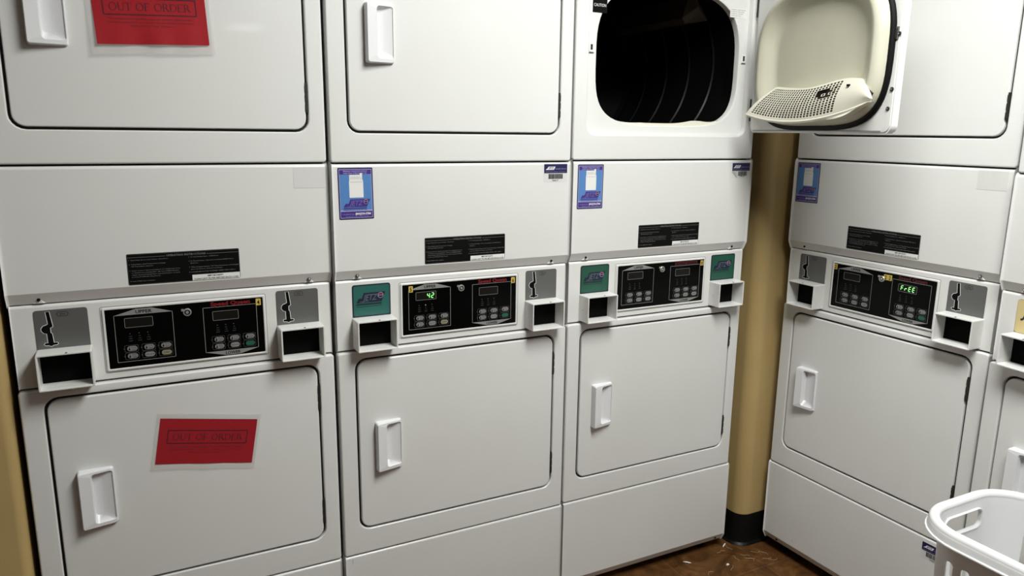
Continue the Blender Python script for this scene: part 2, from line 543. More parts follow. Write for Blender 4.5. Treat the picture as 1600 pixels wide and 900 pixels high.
def b_logo_plate(u0, field):
    def fn(b):
        d = Draw(CW)
        d.slab(u0, 0.9985, u0 + .1015, 1.0835, (.002, .002, .006, .006), .0010, DARKNAVY)
        if field is GOLD:
            d.rrect(u0 + .0005, 0.9990, u0 + .1010, 1.0830, .005, GOLD, 1)
            d.text('JETZ', u0 + .012, 1.0385, u0 + .085, .0170, DARKNAVY, 2, shear=.25, bold=.04)
            d.text('S E R V I C E', u0 + .012, 1.0310, u0 + .085, .0040, DARKNAVY, 2, bold=.03)
        else:
            d.rrect(u0 + .0032, 1.0018, u0 + .0983, 1.0802, .004, field, 1)
            jetz_logo(d, u0 + .010, 1.0245, u0 + .088, 1.0615, 2, DARKNAVY, LOGOTXT)
        b.__dict__.update(d.__dict__)
    return fn

def b_coin_box(u0):
    def fn(b):
        o = (u0, 0.9165, u0 + .1060, 0.9980); fw = 0.040; t = .0045
        i = (o[0]+t, o[1]+t, o[2]-t, o[3]-t)
        L = [rr(*o, .004, CW - .001), rr(*o, .004, fw - .002), rr(o[0]+.001, o[1]+.001, o[2]-.001, o[3]-.001, .003, fw),
             rr(i[0]-.001, i[1]-.001, i[2]+.001, i[3]+.001, .002, fw), rr(*i, .0015, fw - .0015), rr(*i, .0015, CW + .0005)]
        b.loft(L, BOXPAINT)
        for v in (o[1] - .0004, o[3] - .0004):       # little rivet notches at the rim
            b.box(o[0] + .056, v, fw - .005, o[0] + .060, v + .0008, fw + .0004, PDIM)
        for u in (o[0] - .0003,):
            b.box(u, .953, .012, u + .0004, .955, .014, PDIM)
    return fn
def b_coin_opening(u0):
    def fn(b):
        b.box(u0 + .004, 0.9205, CW - .0005, u0 + .1020, 0.9940, CW + .0008, HOLE)
    return fn

def b_screw(u, v, w, holed):
    def fn(b):
        # small pressed flat around the fastening
        y0, y1 = V3 + .0024, 1.1062
        b.add([(u - .0125, y0, -.0112), (u + .0125, y0, -.0112), (u + .0050, y1, -.0085), (u - .0050, y1, -.0085),
               (u - .0085, y0, -.0088), (u + .0085, y0, -.0088), (u + .0042, y1 - .0006, -.0078), (u - .0042, y1 - .0006, -.0078)],
              [(4, 5, 6, 7), (0, 4, 7, 3), (5, 1, 2, 6), (7, 6, 2, 3), (0, 1, 5, 4)], ENAMEL)
        ring = lambda r, q: [(u + r*math.cos(2*PI*i/14), v + r*math.sin(2*PI*i/14), q) for i in range(14)]
        if holed:
            b.loft([ring(.0036, w + .0008), ring(.0034, w + .0012)], HOLE, False, True)
        else:
            b.loft([ring(.0046, w + .0005), ring(.0046, w + .0020), ring(.0036, w + .0026)], HINGE, False, True)
            b.loft([ring(.0030, w + .0026), ring(.0026, w + .0040), ring(.0010, w + .0046)], STEEL, False, True)
    return fn

def b_handle(b):
    """pull: a raised bowed grip on the left, a scooped pocket on the right"""
    u0, u1, v0, v1 = 0.0935, 0.1650, 0.5705, 0.7105
    vc, hv = (v0 + v1)/2, (v1 - v0)/2
    def bow(p):
        u, v, w = p
        t = (v - vc)/hv
        k = (u - u0)/(u1 - u0)
        u2 = u + (-.0040 if k < .5 else .0030)*(1 - t*t)*abs(2*k - 1) 
        return (u2, v, w)
    def raised(p, hl=.0275, hr=.0100):
        u, v, w = p
        t = (v - vc)/hv; k = max(0, min(1, (u - u0)/(u1 - u0)))
        return (u, v, (hl + (hr - hl)*k)*(1 - .22*t*t) + w)
    def loop(a, c, e, f, r, w, up=True):
        L = [bow(p) for p in rr(a, c, e, f, r, w, 5)]
        return [raised(p) for p in L] if up else L
    i = (0.1215, 0.5830, 0.1622, 0.7015)
    L = [loop(u0, v0, u1, v1, .005, 0.0, False), loop(u0 + .0006, v0 + .0006, u1 - .0006, v1 - .0006, .005, -.004), loop(u0 + .003, v0 + .003, u1 - .003, v1 - .003, .004, 0.0),
         loop(i[0] - .0015, i[1] - .0015, i[2] + .0010, i[3] + .0015, .008, 0.0), loop(*i, .007, -.002)]
    floor = [(p[0], p[1], .0008 + .0020*max(0, (p[0] - i[0])/(i[2] - i[0]))) for p in loop(i[0] + .0008, i[1] + .013, i[0] + .0190, i[3] - .006, .006, 0, False)]
    b.loft(L + [floor], HANDLE, False, True)

def b_hinge(v):
    def fn(b):
        b.box(0.6375, v, -0.006, 0.6425, v + .068, 0.0016, HINGE)
        for k in range(3):
            b.box(0.6370, v + .004 + k*.021, -0.004, 0.6430, v + .020 + k*.021, 0.0026, HINGE)
    return fn

def b_door(b):
    L = roll(HU0 + GAP, HV0 + GAP, HU1 - GAP, HV1 - GAP, .026, 0.0005, .0035, .0095)
    b.loft(L, ENAMEL, True, True)

# printed labels ---------------------------------------------------------------
INSTR = [
 (0, 0, '1  Open Dryer Door, Load Clothes, Close Door'),
 (0, 2, '2  Select Fabric And Temperature Settings'), (0, 3, '    OR Turn Fabric Selector'),
 (0, 5, '3  Insert Coins or Card as Required. Use Additional Coins'), (0, 6, '    or Card for more Drying Time. OR, Turn TIMER KNOB to'),
 (0, 7, '    obtain desired Drying Time. Last 2-4 minutes of Cycle'), (0, 8, '    is COOL DOWN (No Heat) Period.'),
 (0, 10, '4  Push START Pad or Button.'),
 (1, 0, '5  To Stop Drying Cycle - OPEN Door.'),
 (1, 2, '6  To Restart Dryer - Close Door and Push START Pad or'), (1, 3, '    Button.'),
 (1, 5, '7  When Display Indicates "00" Time Remaining or Panel Light'), (1, 6, '    goes out, Remove Clothes from Dryer.'),
 (1, 7.4, 'IF CLOTHES ARE NOT DRY AS DESIRED, REPEAT STEPS 3 AND 4'),
]
def b_instr(u0):
    def fn(b):
        d = Draw(0.0)
        v0, v1, wd = 1.1263, 1.1962, 0.2360
        d.slab(u0, v0, u0 + wd, v1, .003, .0004, PBLACK)
        d.ring(u0 + .0010, v0 + .0010, u0 + wd - .0010, v1 - .0010, .003, .0006, PDIM, 1)
        d.rect(u0 + .001, 1.1879, u0 + .078, 1.1884, PGREY, 1)
        d.rect(u0 + .165, 1.1879, u0 + wd - .001, 1.1884, PGREY, 1)
        d.text('OPERATING INSTRUCTIONS', u0 + .080, 1.1868, u0 + .163, .0044, PGREY, 1, res=1)
        for c, r, s_ in INSTR:
            x = u0 + (.004 if c == 0 else .126)
            wdt = len(s_)*.00180
            d.text(s_.strip(), x + (.004 if s_.startswith(' ') else 0), 1.1812 - r*.00475, min(x + wdt, u0 + wd - .003), .00215, PGREY, 1, res=0)
        d.rect(u0 + .1315, v0 + .0010, u0 + wd - .0010, v0 + .0142, PWHITE, 2)
        d.text('IMPORTANT!', u0 + .164, v0 + .0085, u0 + .198, .0036, PBLACK, 3, bold=.03, res=1)
        d.text('CLEAN LINT FILTER BEFORE EACH LOAD', u0 + .134, v0 + .0022, u0 + wd - .004, .0034, PBLACK, 3, bold=.02, res=1)
        b.__dict__.update(d.__dict__)
    return fn

def b_blue(u0, tilt):
    def fn(b):
        d = Draw(0.0)
        w_, h_ = .0880, .1275
        a, c = u0, 1.2530
        d.slab(a, c, a + w_, c + h_, .003, .0004, NAVY)
        d.rect(a + .0030, c + .0035, a + w_ - .0030, c + h_ - .0035, LILAC, 1)
        d.rect(a + .0042, c + .0235, a + w_ - .0042, c + h_ - .0170, SKY, 2)
        d.rect(a + .0042, c + h_ - .0165, a + w_ - .0042, c + h_ - .0050, VIOLET, 2)
        d.rect(a + .0042, c + .0050, a + w_ - .0042, c + .0200, VIOLET, 2)
        d.text('Machines owned and serviced', a + .014, c + h_ - .0098, a + .073, .0030, LILAC, 3, bold=.03, res=1)
        d.text('under lease of this premise by:', a + .014, c + h_ - .0146, a + .073, .0030, LILAC, 3, bold=.03, res=1)
        # picture of a washer
        x, y = a + .0275, c + .0540
        d.rect(x, y, x + .0355, y + .0385, PWHITE, 3)
        d.poly([(x, y + .0385), (x + .0355, y + .0385), (x + .0345, y + .0440), (x + .001, y + .0440)], PWHITE, 3)
        d.rect(x + .002, y + .0380, x + .0335, y + .0386, PGREY, 4)
        d.rect(x + .001, y + .0440, x + .0335, y + .0560, PWHITE, 3)
        d.rect(x + .003, y + .0450, x + .027, y + .0500, SILVERTAG, 4)
        d.rect(x + .002, y + .0508, x + .028, y + .0512, PGREY, 4)
        d.rect(x + .0275, y + .0500, x + .0335, y + .0600, PWHITE, 4)
        d.rect(x + .0285, y + .0445, x + .0325, y + .0500, SILVERTAG, 5)
        jetz_logo(d, a + .0115, c + .0222, a + .0800, c + .0500, 3, VIOLET, LOGOVIOLET)
        d.text('FOR SERVICE CALL', a + .009, c + .0118, a + .038, .0024, LILAC, 3, res=1)
        d.text('(800)530-5784', a + .0405, c + .0112, a + .0800, .0052, PWHITE, 3, bold=.04, res=1)
        d.text('Call toll free for service or refunds 24 hours', a + .016, c + .0068, a + .074, .0020, LILAC, 3, res=1)
        for i, p in enumerate(d.v):
            d.v[i] = (p[0] + (1.317 - p[1])*tilt, p[1] + (p[0] - a)*tilt*.4, p[2])
        b.__dict__.update(d.__dict__)
    return fn

def b_asset(u0, v1, torn, num):
    """service company's asset tag: navy head, bar code below"""
    def fn(b):
        d = Draw(0.0)
        w_, h_ = .0765, .0505
        if torn:
            pts = [(u0, v1), (u0, v1 - .030), (u0 + .020, v1 - .047), (u0 + .045, v1 - .047), (u0 + w_*.70, v1 - .044), (u0 + w_, v1 - .044), (u0 + w_, v1)]
            d.poly(pts[::-1], SILVERTAG, 1)
            d.add([d.P(u0 - .001, v1 - .029, 2), d.P(u0 + .022, v1 - .049, 2), (u0 + .013, v1 - .031, .006), (u0 + .004, v1 - .0275, .004)], [(0, 1, 2, 3)], SILVERTAG)
            l0 = .012
        else:
            d.slab(u0, v1 - h_, u0 + w_, v1, .001, .0003, SILVERTAG)
            l0 = 0
        d.rect(u0 + .001, v1 - .0255, u0 + w_ - .001, v1 - .0005, NAVY, 2)
        jx = u0 + .005
        d.poly([(jx, v1 - .0165), (jx + .027, v1 - .0165), (jx + .032, v1 - .0075), (jx + .010, v1 - .0075), (jx + .006, v1 - .0125)], PWHITE, 3)
        d.text('JETZ', jx + .009, v1 - .0142, jx + .027, .0055, NAVY, 4, shear=.3, bold=.02, res=1)
        d.text('Laundry Systems', u0 + .038, v1 - .0150, u0 + .072, .0034, LILAC, 3, res=1)
        d.text('Property of service company - do not remove', u0 + .004, v1 - .0225, u0 + .070, .0020, LILAC, 3, res=1)
        rnd = random.Random(7)
        x = u0 + .0155 + l0
        while x < u0 + .062:
            t = rnd.choice((.0005, .0008, .0014, .0020)); d.rect(x, v1 - .0415, x + t, v1 - .0275, PBLACK, 3); x += t + rnd.choice((.0006, .0009))
        d.text(num, u0 + .027 + l0*.6, v1 - .0482 + (.003 if torn else 0), u0 + .047 + l0*.6, .0048, PBLACK, 3, res=1)
        b.__dict__.update(d.__dict__)
    return fn

def b_ghost(u0, v1):
    def fn(b):
        d = Draw(0.0); d.slab(u0, v1 - .0495, u0 + .0760, v1, .001, .0004, SILVERTAG); b.__dict__.update(d.__dict__)
    return fn

# ------------------------------------------------------------------ the open door of the third dryer
DW = 0.582                      # door width, measured from its hinge line
DC, DVC = 0.310, 1.690          # liner centre (distance from hinge, height)
def Q(q, v, s_):                # door-local: q towards the latch edge, s_ out of the inner face
    return (-q, v, -s_)         # builder coordinates (u, v, w); the mesh then has +y on the inner side
def QL(loop):
    return [Q(*p) for p in loop]

def b_open_skin(b):
    L = [rr(.008, 1.4760, .008 + DW, 1.9440, .020, -.001), rr(.008, 1.4760, .008 + DW, 1.9440, .020, -.020),
         rr(.0105, 1.4785, .0055 + DW, 1.9415, .018, -.0225)]
    b.loft([QL(l) for l in L], ENAMEL, True, True)
    # raised flange of the inner face
    F = [rr(.012, 1.4800, .004 + DW, 1.9400, .018, -.001), rr(.012, 1.4800, .004 + DW, 1.9400, .018, .001), rr(.022, 1.4900, DW - .010, 1.9300, .014, .0022)]
    b.loft([QL(l) for l in F], ENAMEL, True, True)
    b.box(-.560, 1.4815, -.0042, -.030, 1.4835, -.001, PGREY)

def b_seal(b):
    L = []
    for h, s_ in ((0, .0015), (.0, .008), (-.004, .012), (-.012, .013), (-.018, .010), (-.018, .0015)):
        L.append(QL(superell(DC, DVC, .2675 + h, .2070 + h, 3.6, s_)))
    b.loft(L, RUBBER)

def b_liner(b):
    L = []
    for du, dv, s_, e in ((.2580, .1950, .001, 3.8), (.2570, .1940, .014, 3.8), (.2525, .1900, .026, 3.8), (.2450, .1840, .034, 3.8), (.2350, .1750, .0375, 3.8),
                          (.2260, .1670, .036, 3.8), (.2120, .1560, .027, 3.8), (.1990, .1450, .016, 3.7), (.1870, .1350, .009, 3.6), (.1720, .1240, .005, 3.5)):
        L.append(QL(superell(DC, DVC, du, dv, e, s_)))
    b.loft(L, LINER, False, True)

def table(T, a):
    """smooth interpolation (Catmull-Rom) in a table of (a, q, v, s)"""
    i = max(k for k in range(len(T) - 1) if a >= T[k][0] - 1e-9)
    p1, p2 = T[i], T[i+1]; p0 = T[max(i-1, 0)]; p3 = T[min(i+2, len(T)-1)]
    t = (a - p1[0])/(p2[0] - p1[0]); out = []
    for k in (1, 2, 3):
        m1 = (p2[k]-p0[k])/(p2[0]-p0[0]); m2 = (p3[k]-p1[k])/(p3[0]-p1[0]); h = p2[0]-p1[0]
        out.append((2*t**3-3*t*t+1)*p1[k] + (t**3-2*t*t+t)*h*m1 + (-2*t**3+3*t*t)*p2[k] + (t**3-t*t)*h*m2)
    return tuple(out)
def lip(a):
    """front edge of the lint filter, following the liner's lower rim"""
    q = .105 + .457*a
    return q, 1.5075 + .67*(q - .285)**2 + .003*(1 - a), .083 - .043*a
CREST = [(0, .142, 1.608, .012), (.25, .236, 1.6005, .026), (.48, .338, 1.5985, .038), (.74, .459, 1.6140, .035), (.87, .513, 1.6060, .037), (.95, .545, 1.5860, .040), (1.0, .562, 1.5600, .040)]
def crest(a):
    return table(CREST, a)
def fsurf(a, c, off=0.0):
    p, q = crest(a), lip(a)
    s_ = p[2] + (q[2] - p[2])*c + .010*math.sin(PI*c)*(1 - .4*a) + off
    return Q(p[0] + (q[0] - p[0])*c, p[1] + (q[1] - p[1])*c, s_)
MESH_A = 0.735
def b_filter(b):
    # solid shell: right-hand shoulder, edges round the mesh, underside
    NA = 26
    def strip(a0, a1, c0, c1, na, nc, off=0.0):
        pts = [fsurf(a0 + (a1-a0)*i/na, c0 + (c1-c0)*j/nc, off) for i in range(na+1) for j in range(nc+1)]
        fs = [(i*(nc+1)+j, (i+1)*(nc+1)+j, (i+1)*(nc+1)+j+1, i*(nc+1)+j+1) for i in range(na) for j in range(nc)]
        b.add(pts, fs, FILTER)
    strip(MESH_A, 1.0, 0, 1, 8, 8)
    strip(0.0, MESH_A, .93, 1.0, 20, 1)
    strip(0.0, MESH_A, 0.0, .05, 20, 1)
    strip(0.0, .03, .05, .93, 1, 8)
    # rolled lip and underside back to the liner
    under = []
    for i in range(NA+1):
        a = i/NA; q, v, s_ = lip(a)
        t = (q - DC)/.256
        vb = DVC - .186*(1 - min(abs(t), 1)**3.8)**(1/3.8)
        under.append([Q(q, v, s_), Q(q, v - .003, s_ + .002), Q(q, v - .008, s_), Q(q, min(v - .008, vb + .004), .052), Q(q, min(v - .007, vb + .003), .030)])
    b.loft(under, FILTER, closed=False)
    back = [[crest(i/NA), max(0, (i/NA - .80)/.20)] for i in range(NA+1)]
    b.loft([[Q(*c[0]), Q(c[0][0] - .004*c[1], c[0][1] + .001 - .002*c[1], .006 + .028*min(1, c[1]*1.6))] for c in back], FILTER, closed=False)
    # end cheeks
    for a, idx in ((0.0, 0),):
        edge = [fsurf(a, j/8) for j in range(9)]
        foot = [Q(-p[0], p[1] - .004 - .020*(j/8), .012) for j, p in enumerate(edge)]
        b.loft([edge, foot], FILTER, closed=False)
    # two small dimples on the shoulder
    for a, c in ((.80, .22),):
        p = fsurf(a, c); b.box(p[0]-.004, p[1]-.0015, p[2]-.0045, p[0]+.004, p[1]+.0030, p[2]+.0004, HOLE)

def b_screen(b):
    """moulded mesh with a torn hole near its upper right"""
    NX, NY = 27, 13
    a0, a1, c0, c1 = .03, MESH_A, .05, .93
    rnd = random.Random(3)
    torn = lambda i, j: (((i - 22.5)/3.4)**2 + ((j - 3.2)/2.4)**2) < 1
    for i in range(NX):
        for j in range(NY):
            big = torn(i, j)
            if big and rnd.random() < .72: continue
            x0, x1 = a0 + (a1-a0)*i/NX, a0 + (a1-a0)*(i+1)/NX
            y0, y1 = c0 + (c1-c0)*j/NY, c0 + (c1-c0)*(j+1)/NY
            fx, fy = (x1-x0)*.115, (y1-y0)*.115
            o = [fsurf(x0, y0), fsurf(x1, y0), fsurf(x1, y1), fsurf(x0, y1)]
            n = [fsurf(x0+fx, y0+fy), fsurf(x1-fx, y0+fy), fsurf(x1-fx, y1-fy), fsurf(x0+fx, y1-fy)]
            ob = [fsurf(x0, y0, -.002), fsurf(x1, y0, -.002), fsurf(x1, y1, -.002), fsurf(x0, y1, -.002)]
            nb = [fsurf(x0+fx, y0+fy, -.002), fsurf(x1-fx, y0+fy, -.002), fsurf(x1-fx, y1-fy, -.002), fsurf(x0+fx, y1-fy, -.002)]
            b.loft([ob, o, n, nb], FILTER)
            if big: continue

def b_lint(b):
    na, nc = 24, 8
    pts = []
    for i in range(na+1):
        for j in range(nc+1):
            pts.append(fsurf(.03 + (.94)*i/na, .04 + .90*j/nc, -.016 if j not in (0, nc) else -.004))
    fs = [(i*(nc+1)+j, (i+1)*(nc+1)+j, (i+1)*(nc+1)+j+1, i*(nc+1)+j+1) for i in range(na) for j in range(nc)]
    b.add(pts, fs, LINT)

def b_latch(b):
    b.box(-.5845, 1.6985, -.0050, -.560, 1.7270, -.0015, LATCHM)
    b.box(-.5825, 1.7020, -.0065, -.577, 1.7235, -.0045, HINGE)
    b.box(-.5720, 1.7050, -.0062, -.567, 1.7200, -.0045, HINGE)
def b_door_screw(q, v):
    def fn(b):
        ring = lambda r, s_: [Q(q + r*math.cos(2*PI*i/12), v + r*math.sin(2*PI*i/12), s_) for i in range(12)]
        b.loft([ring(.0055, .001), ring(.0052, .0034), ring(.0030, .0046)], HINGE, False, True)
        b.loft([ring(.0016, .0047), ring(.0008, .0049)], STEEL, False, True)
    return fn

# drum side of the opening ------------------------------------------------------
OC, OV, OHU, OHV = 0.3480, 1.6900, 0.2655, 0.1970
def b_bulkhead(b):
    w0 = -.0185
    o = rr(HU0 - .004, HV0 + UP - .004, HU1 + .004, HV1 + UP + .004, .030, w0, 15)
    L = [o, superell(OC, OV, OHU + .006, OHV + .006, 4.1, w0), superell(OC, OV, OHU + .0015, OHV + .0015, 4.1, w0 - .0015), superell(OC, OV, OHU, OHV, 4.1, w0 - .005),
         superell(OC, OV, OHU, OHV, 4.1, w0 - .020)]
    b.loft(L, ENAMEL)
def circ(r, w): return [(OC + r*math.cos(PI + (k+.5)/64*2*PI), OV + r*math.sin(PI + (k+.5)/64*2*PI), w) for k in range(64)]
def b_drum(b):
    w0 = -.0385
    L = [superell(OC, OV, OHU, OHV, 4.1, w0), superell(OC, OV, OHU + .001, OHV + .001, 4.0, w0 - .03), circ(.274, w0 - .06)]
    for k in range(4):
        w = w0 - .10 - k*.12
        L += [circ(.274, w), circ(.270, w - .004), circ(.270, w - .007), circ(.274, w - .011)]
    L += [circ(.274, -.60), circ(.262, -.612)]
    b.loft(L, DRUM, False, True)
def b_baffle(ang, m):
    def fn(b):
        sec = lambda w, h: [(OC + r*math.cos(a), OV + r*math.sin(a), w) for r, a in ((.273, ang - .17), (.273 - h, ang - .045), (.273 - h, ang + .045), (.273, ang + .17))]
        b.loft([sec(-.14, .010), sec(-.17, .062), sec(-.54, .062), sec(-.58, .010)], m, True, True)
    return fn
def b_duct_lip(b):
    """pale upright lip standing inside the bottom of the opening"""
    L = []
    n = 24
    for i in range(n+1):
        a = i/n; u = .150 + .395*a
        t = (u - OC)/OHU
        edge = OV - OHV*(1 - abs(t)**4.1)**(1/4.1)
        h = .0075*min(1, 4*a, 4*(1-a)) + .0090*math.exp(-((a - .80)/.14)**2)
        L.append([(u, edge - .004, -.024), (u, edge + h*.8, -.026), (u, edge + h, -.030), (u, edge + h*.9, -.036), (u, edge - .004, -.040)])
    b.loft(L, FILTER, True, True)
def b_strike(u, v):
    def fn(b):
        b.box(u - .007, v - .012, -.0200, u + .007, v + .012, -.0165, PLASTIC)
        b.box(u - .0035, v - .007, -.0178, u + .0035, v + .008, -.0160, HINGE)
        b.box(u - .008, v - .0155, -.0190, u + .008, v - .0140, -.0160, PDIM)
    return fn
def b_warning(b):
    d = Draw(-.0183)
    d.slab(.064, 1.7985, .112, 1.8400, .001, .0003, PBLACK)
    d.text('CAUTION', .068, 1.815, .108, .008, PWHITE, 1)
    b.__dict__.update(d.__dict__)
def b_rating(b):
    d = Draw(-.0183)
    d.slab(.565, 1.8230, .632, 1.8500, .001, .0002, PWHITE)
    for i in range(4):
        d.text('MODEL NO. VOLTS HZ AMPS'[:23 - i*3], .568, 1.8445 - i*.0058, .628 - i*.006, .0030, PDIM, 1, res=1)
    b.__dict__.update(d.__dict__)

# ------------------------------------------------------------------ one stacked dryer
def tag_thing(o, label, cat, group=None, kind=None):
    if label: o['label'] = label
    if cat: o['category'] = cat
    if group: o['group'] = group
    if kind: o['kind'] = kind
    return o

def thing(name, label, cat, loc=(0,0,0), rz=0.0, group=None):
    o = bpy.data.objects.new(name, None)
    o.empty_display_size = .1
    COL.objects.link(o); o.location = loc; o.rotation_euler = (0, 0, rz)
    return tag_thing(o, label, cat, group)

KEYS = [(0, 0, ('HIGH', 'TEMP')), (1, 0, ('LOW', 'TEMP')), (2, 0, ('NO', 'HEAT')), (0, 1, ('MED', 'TEMP')), (1, 1, ('DELICATE', '')), (2, 1, ('START', ''))]
DRYER_GROUP = 'stacked coin dryers along the two walls'

def make_dryer(label, loc, rz, cfg):
    t = thing('stacked_dryer', label, 'dryer', loc, rz, DRYER_GROUP)
    part('cabinet', 'cabinet', b_cabinet, t)
    for i, (u, w) in enumerate(((.06, -.06), (W - .06, -.06), (.06, -.64), (W - .06, -.64))):
        part('leveling_foot', 'foot%d' % i, b_foot(u, w), t)
    acc = part('access_panel', 'access', b_access, t)
    for i, u in enumerate((.056, W - .0325)):
        part('panel_screw', 'accscrew%d' % i, lambda b, u=u: b.loft([[(u + r*math.cos(2*PI*k/12), .0475 + .9*r*math.sin(2*PI*k/12), w) for k in range(12)] for r, w in ((.0045, -.0075), (.0040, -.0045))], HINGE, False, True), acc)
    for u, v, du, dv in cfg.get('scuffs', ()):
        part('scuff_mark', None, (lambda u, v, du, dv: lambda b: b.loft([[(u, v, .0003), (u + .0014, v, .0003)], [(u + du, v + dv, .0003), (u + du + .0007, v + dv, .0003)]], SCUFF, closed=False))(u, v, du, dv), acc, label='small dark scuff', smooth=0)
    if cfg.get('low_tag'):
        part('asset_tag', None, b_asset(.5765, .3175, False, '084218'), acc, label='navy and white asset tag with a bar code', smooth=0)
    # lower drum front
    part('front_panel', 'front', b_front, t)
    part('door_gap_shade', 'recess', b_recess, t)
    def closed_door(up):
        d = part('door', 'door', b_door, t, loc=(0, 0, UP if up else 0))
        part('handle', 'handle', b_handle, d, label='white plastic pull handle')
        for i, v in enumerate((.4500, .7660)):
            part('hinge', 'hinge%d' % i, b_hinge(v), d, label='dark steel hinge')
        return d
    closed_door(False)
    part('front_panel', 'front', b_front, t, loc=(0, 0, UP))
    if not cfg.get('open'):
        part('door_gap_shade', 'recess', b_recess, t, loc=(0, 0, UP))
        closed_door(True)
    # service panel
    s = part('service_panel', 'service', b_service, t)
    for i, u in enumerate((.0595, W - .054)):
        k = cfg['screws'][i] == 'h'
        part('screw_hole' if k else 'panel_screw', 'srv%d%s' % (i, k), b_screw(u, 1.1085, -.0060, k), s)
    part('instruction_label', None, b_instr(cfg['instr']), s, label='black label with white operating instructions', smooth=0)
    if 'blue' in cfg:
        part('service_sticker', None, b_blue(*cfg['blue']), s, label='blue sticker with a drawing of a washer and a phone number', smooth=0)
    if 'asset' in cfg:
        part('asset_tag', None, b_asset(*cfg['asset']), s, label='navy and white asset tag with a bar code', smooth=0)
    if 'ghost' in cfg:
        part('blank_sticker', None, b_ghost(*cfg['ghost']), s, label='blank off-white sticker', smooth=0)
    # control panel
    c = part('control_panel', 'control', b_control, t)
    part('bezel', 'bezel', b_bezel, c)
    part('face_plate', 'face', b_face, c, label='glossy black control face')
    part('keypad_frame', 'outU', b_outline(.1965, True), c, smooth=0)
    part('keypad_frame', 'outL', b_outline(.3815, False), c, smooth=0)
    part('display', 'dU' + cfg['disp'][0], b_display(.2165, cfg['disp'][0], 1.0280), c, smooth=0)
    part('display', 'dL' + cfg['disp'][1], b_display(.4015, cfg['disp'][1], 1.0255), c, smooth=0)
    for k, a in enumerate((.1965, .3815)):
        for i, x in enumerate((.0290, .0475, .0655)):
            lit = (cfg['disp'][0].strip() == '42' and k == 0 and i == 1)
            part('indicator_lamp', 'dot%d%d%d' % (k, i, lit), b_lamp_dot(a + x, 1.0140, LEDAMBER if lit else PDIM), c, smooth=0)
        for col, row, txt in KEYS:
            u = a + .0305 + col*.0350; v = .9795 - row*.0175
            kind = 'n'
            if txt[0] == 'START': kind = ('g' if k == 1 and not cfg.get('plain_start') else ('y' if cfg['amber'] and k == 0 else 'w'))
            part('keypad_button', 'btn%d%d%d%s' % (k, col, row, kind), b_button(u, v, txt, kind), c, smooth=0,
                 label={'g': 'green start button', 'y': 'yellowish start button'}.get(kind))
    if cfg.get('dark_brand'):
        part('brand_lettering', 'brand_dark', b_brand_dark, c, label='dark red brand strip', smooth=0)
    else:
        part('brand_lettering', 'brand%s' % cfg.get('dim', ''), b_brand(PDARKRED if cfg.get('dim') else PRED), c, label='red brand lettering', smooth=0)
    part('key_lock', 'lock', b_lock, c, label='round chrome key lock')
    for tg in cfg['tags']:
        part('number_tag', None, b_tag(*tg), c, label='small yellow tag with number ' + tg[2], smooth=0)
    # coin slides: plate above, empty box below
    for (u, kind) in zip((.0455, .5480), cfg['plates']):
        if kind == 'grey':
            part('coin_slot_plate', 'gp%g' % u, b_slot_plate(u), t, label='grey plate with black coin slot', smooth=0)
        else:
            fld = {'teal': TEAL, 'green': GREEN, 'gold': GOLD}[kind]
            part('cover_plate', 'lp%g%s' % (u, kind), b_logo_plate(u, fld), t, label=kind + ' cover plate with a laundry service logo', smooth=0)
        bx = part('coin_box', 'cb%g' % u, b_coin_box(u - .0015), t)
        part('coin_opening', 'co%g' % u, b_coin_opening(u - .0015), bx, label='black opening')
    return t

A = make_dryer('white stacked coin dryer leftmost in the row, with two red signs on its doors', (-.6905, 0, .001), 0, dict(
    instr=.2325, ghost=(.6015, 1.3820), screws='hs', disp=('    ', '    '), amber=True, plates=('grey', 'grey'), tags=[(.5060, 1.0615, '4')]))
B = make_dryer('white stacked coin dryer showing a green 42 on its control panel', (0, 0, 0), 0, dict(
    instr=.2400, blue=(.0170, .010), asset=(.5950, 1.3850, False, '084217'), screws='sh', disp=('  42', '    '), amber=True, plates=('teal', 'grey'), scuffs=[(.0205, .3225, .0002, -.0150)],
    tags=[(.2025, 1.0600, '5'), (.5065, 1.0610, '6')]))
C_ = make_dryer('white stacked coin dryer with its upper door swung open on a shaded drum', (.6870, 0, .002), 0, dict(
    instr=.2425, blue=(.0195, -.004), asset=(.6005, 1.3805, True, '0423'), screws='hh', disp=('    ', '    '), amber=False, plain_start=True, plates=('green', 'green'), scuffs=[(.3280, .1420, .0050, .0010)],
    tags=[(.5080, 1.0610, '8')], dark_brand=True, open=True))
YAW = R(1.39)
rzD = -PI/2 + YAW
D_ = make_dryer('white stacked coin dryer right of the tan corner column, showing green free on its panel',
    (1.5159 + .0487*math.sin(YAW), -.0487*math.cos(YAW), .005), rzD, dict(
    instr=.2207, blue=(.0100, .003), ghost=(.5905, 1.3840), screws='hs', disp=('    ', 'FrEE'), amber=False, plates=('grey', 'grey'), low_tag=True, dim=1, scuffs=[(.1280, .0840, .0002, -.0080)],
    tags=[(.1845, 1.0620, '2'), (.3660, 1.0585, '22', .0260)]))
E_ = make_dryer('white stacked coin dryer at the right edge, partly cut off, with a gold logo plate',
    (1.5130, -.7440, -.005), -PI/2 - R(4.57), dict(
    instr=.2350, screws='ss', disp=('    ', '    '), amber=False, plates=('gold', 'gold'), tags=[]))

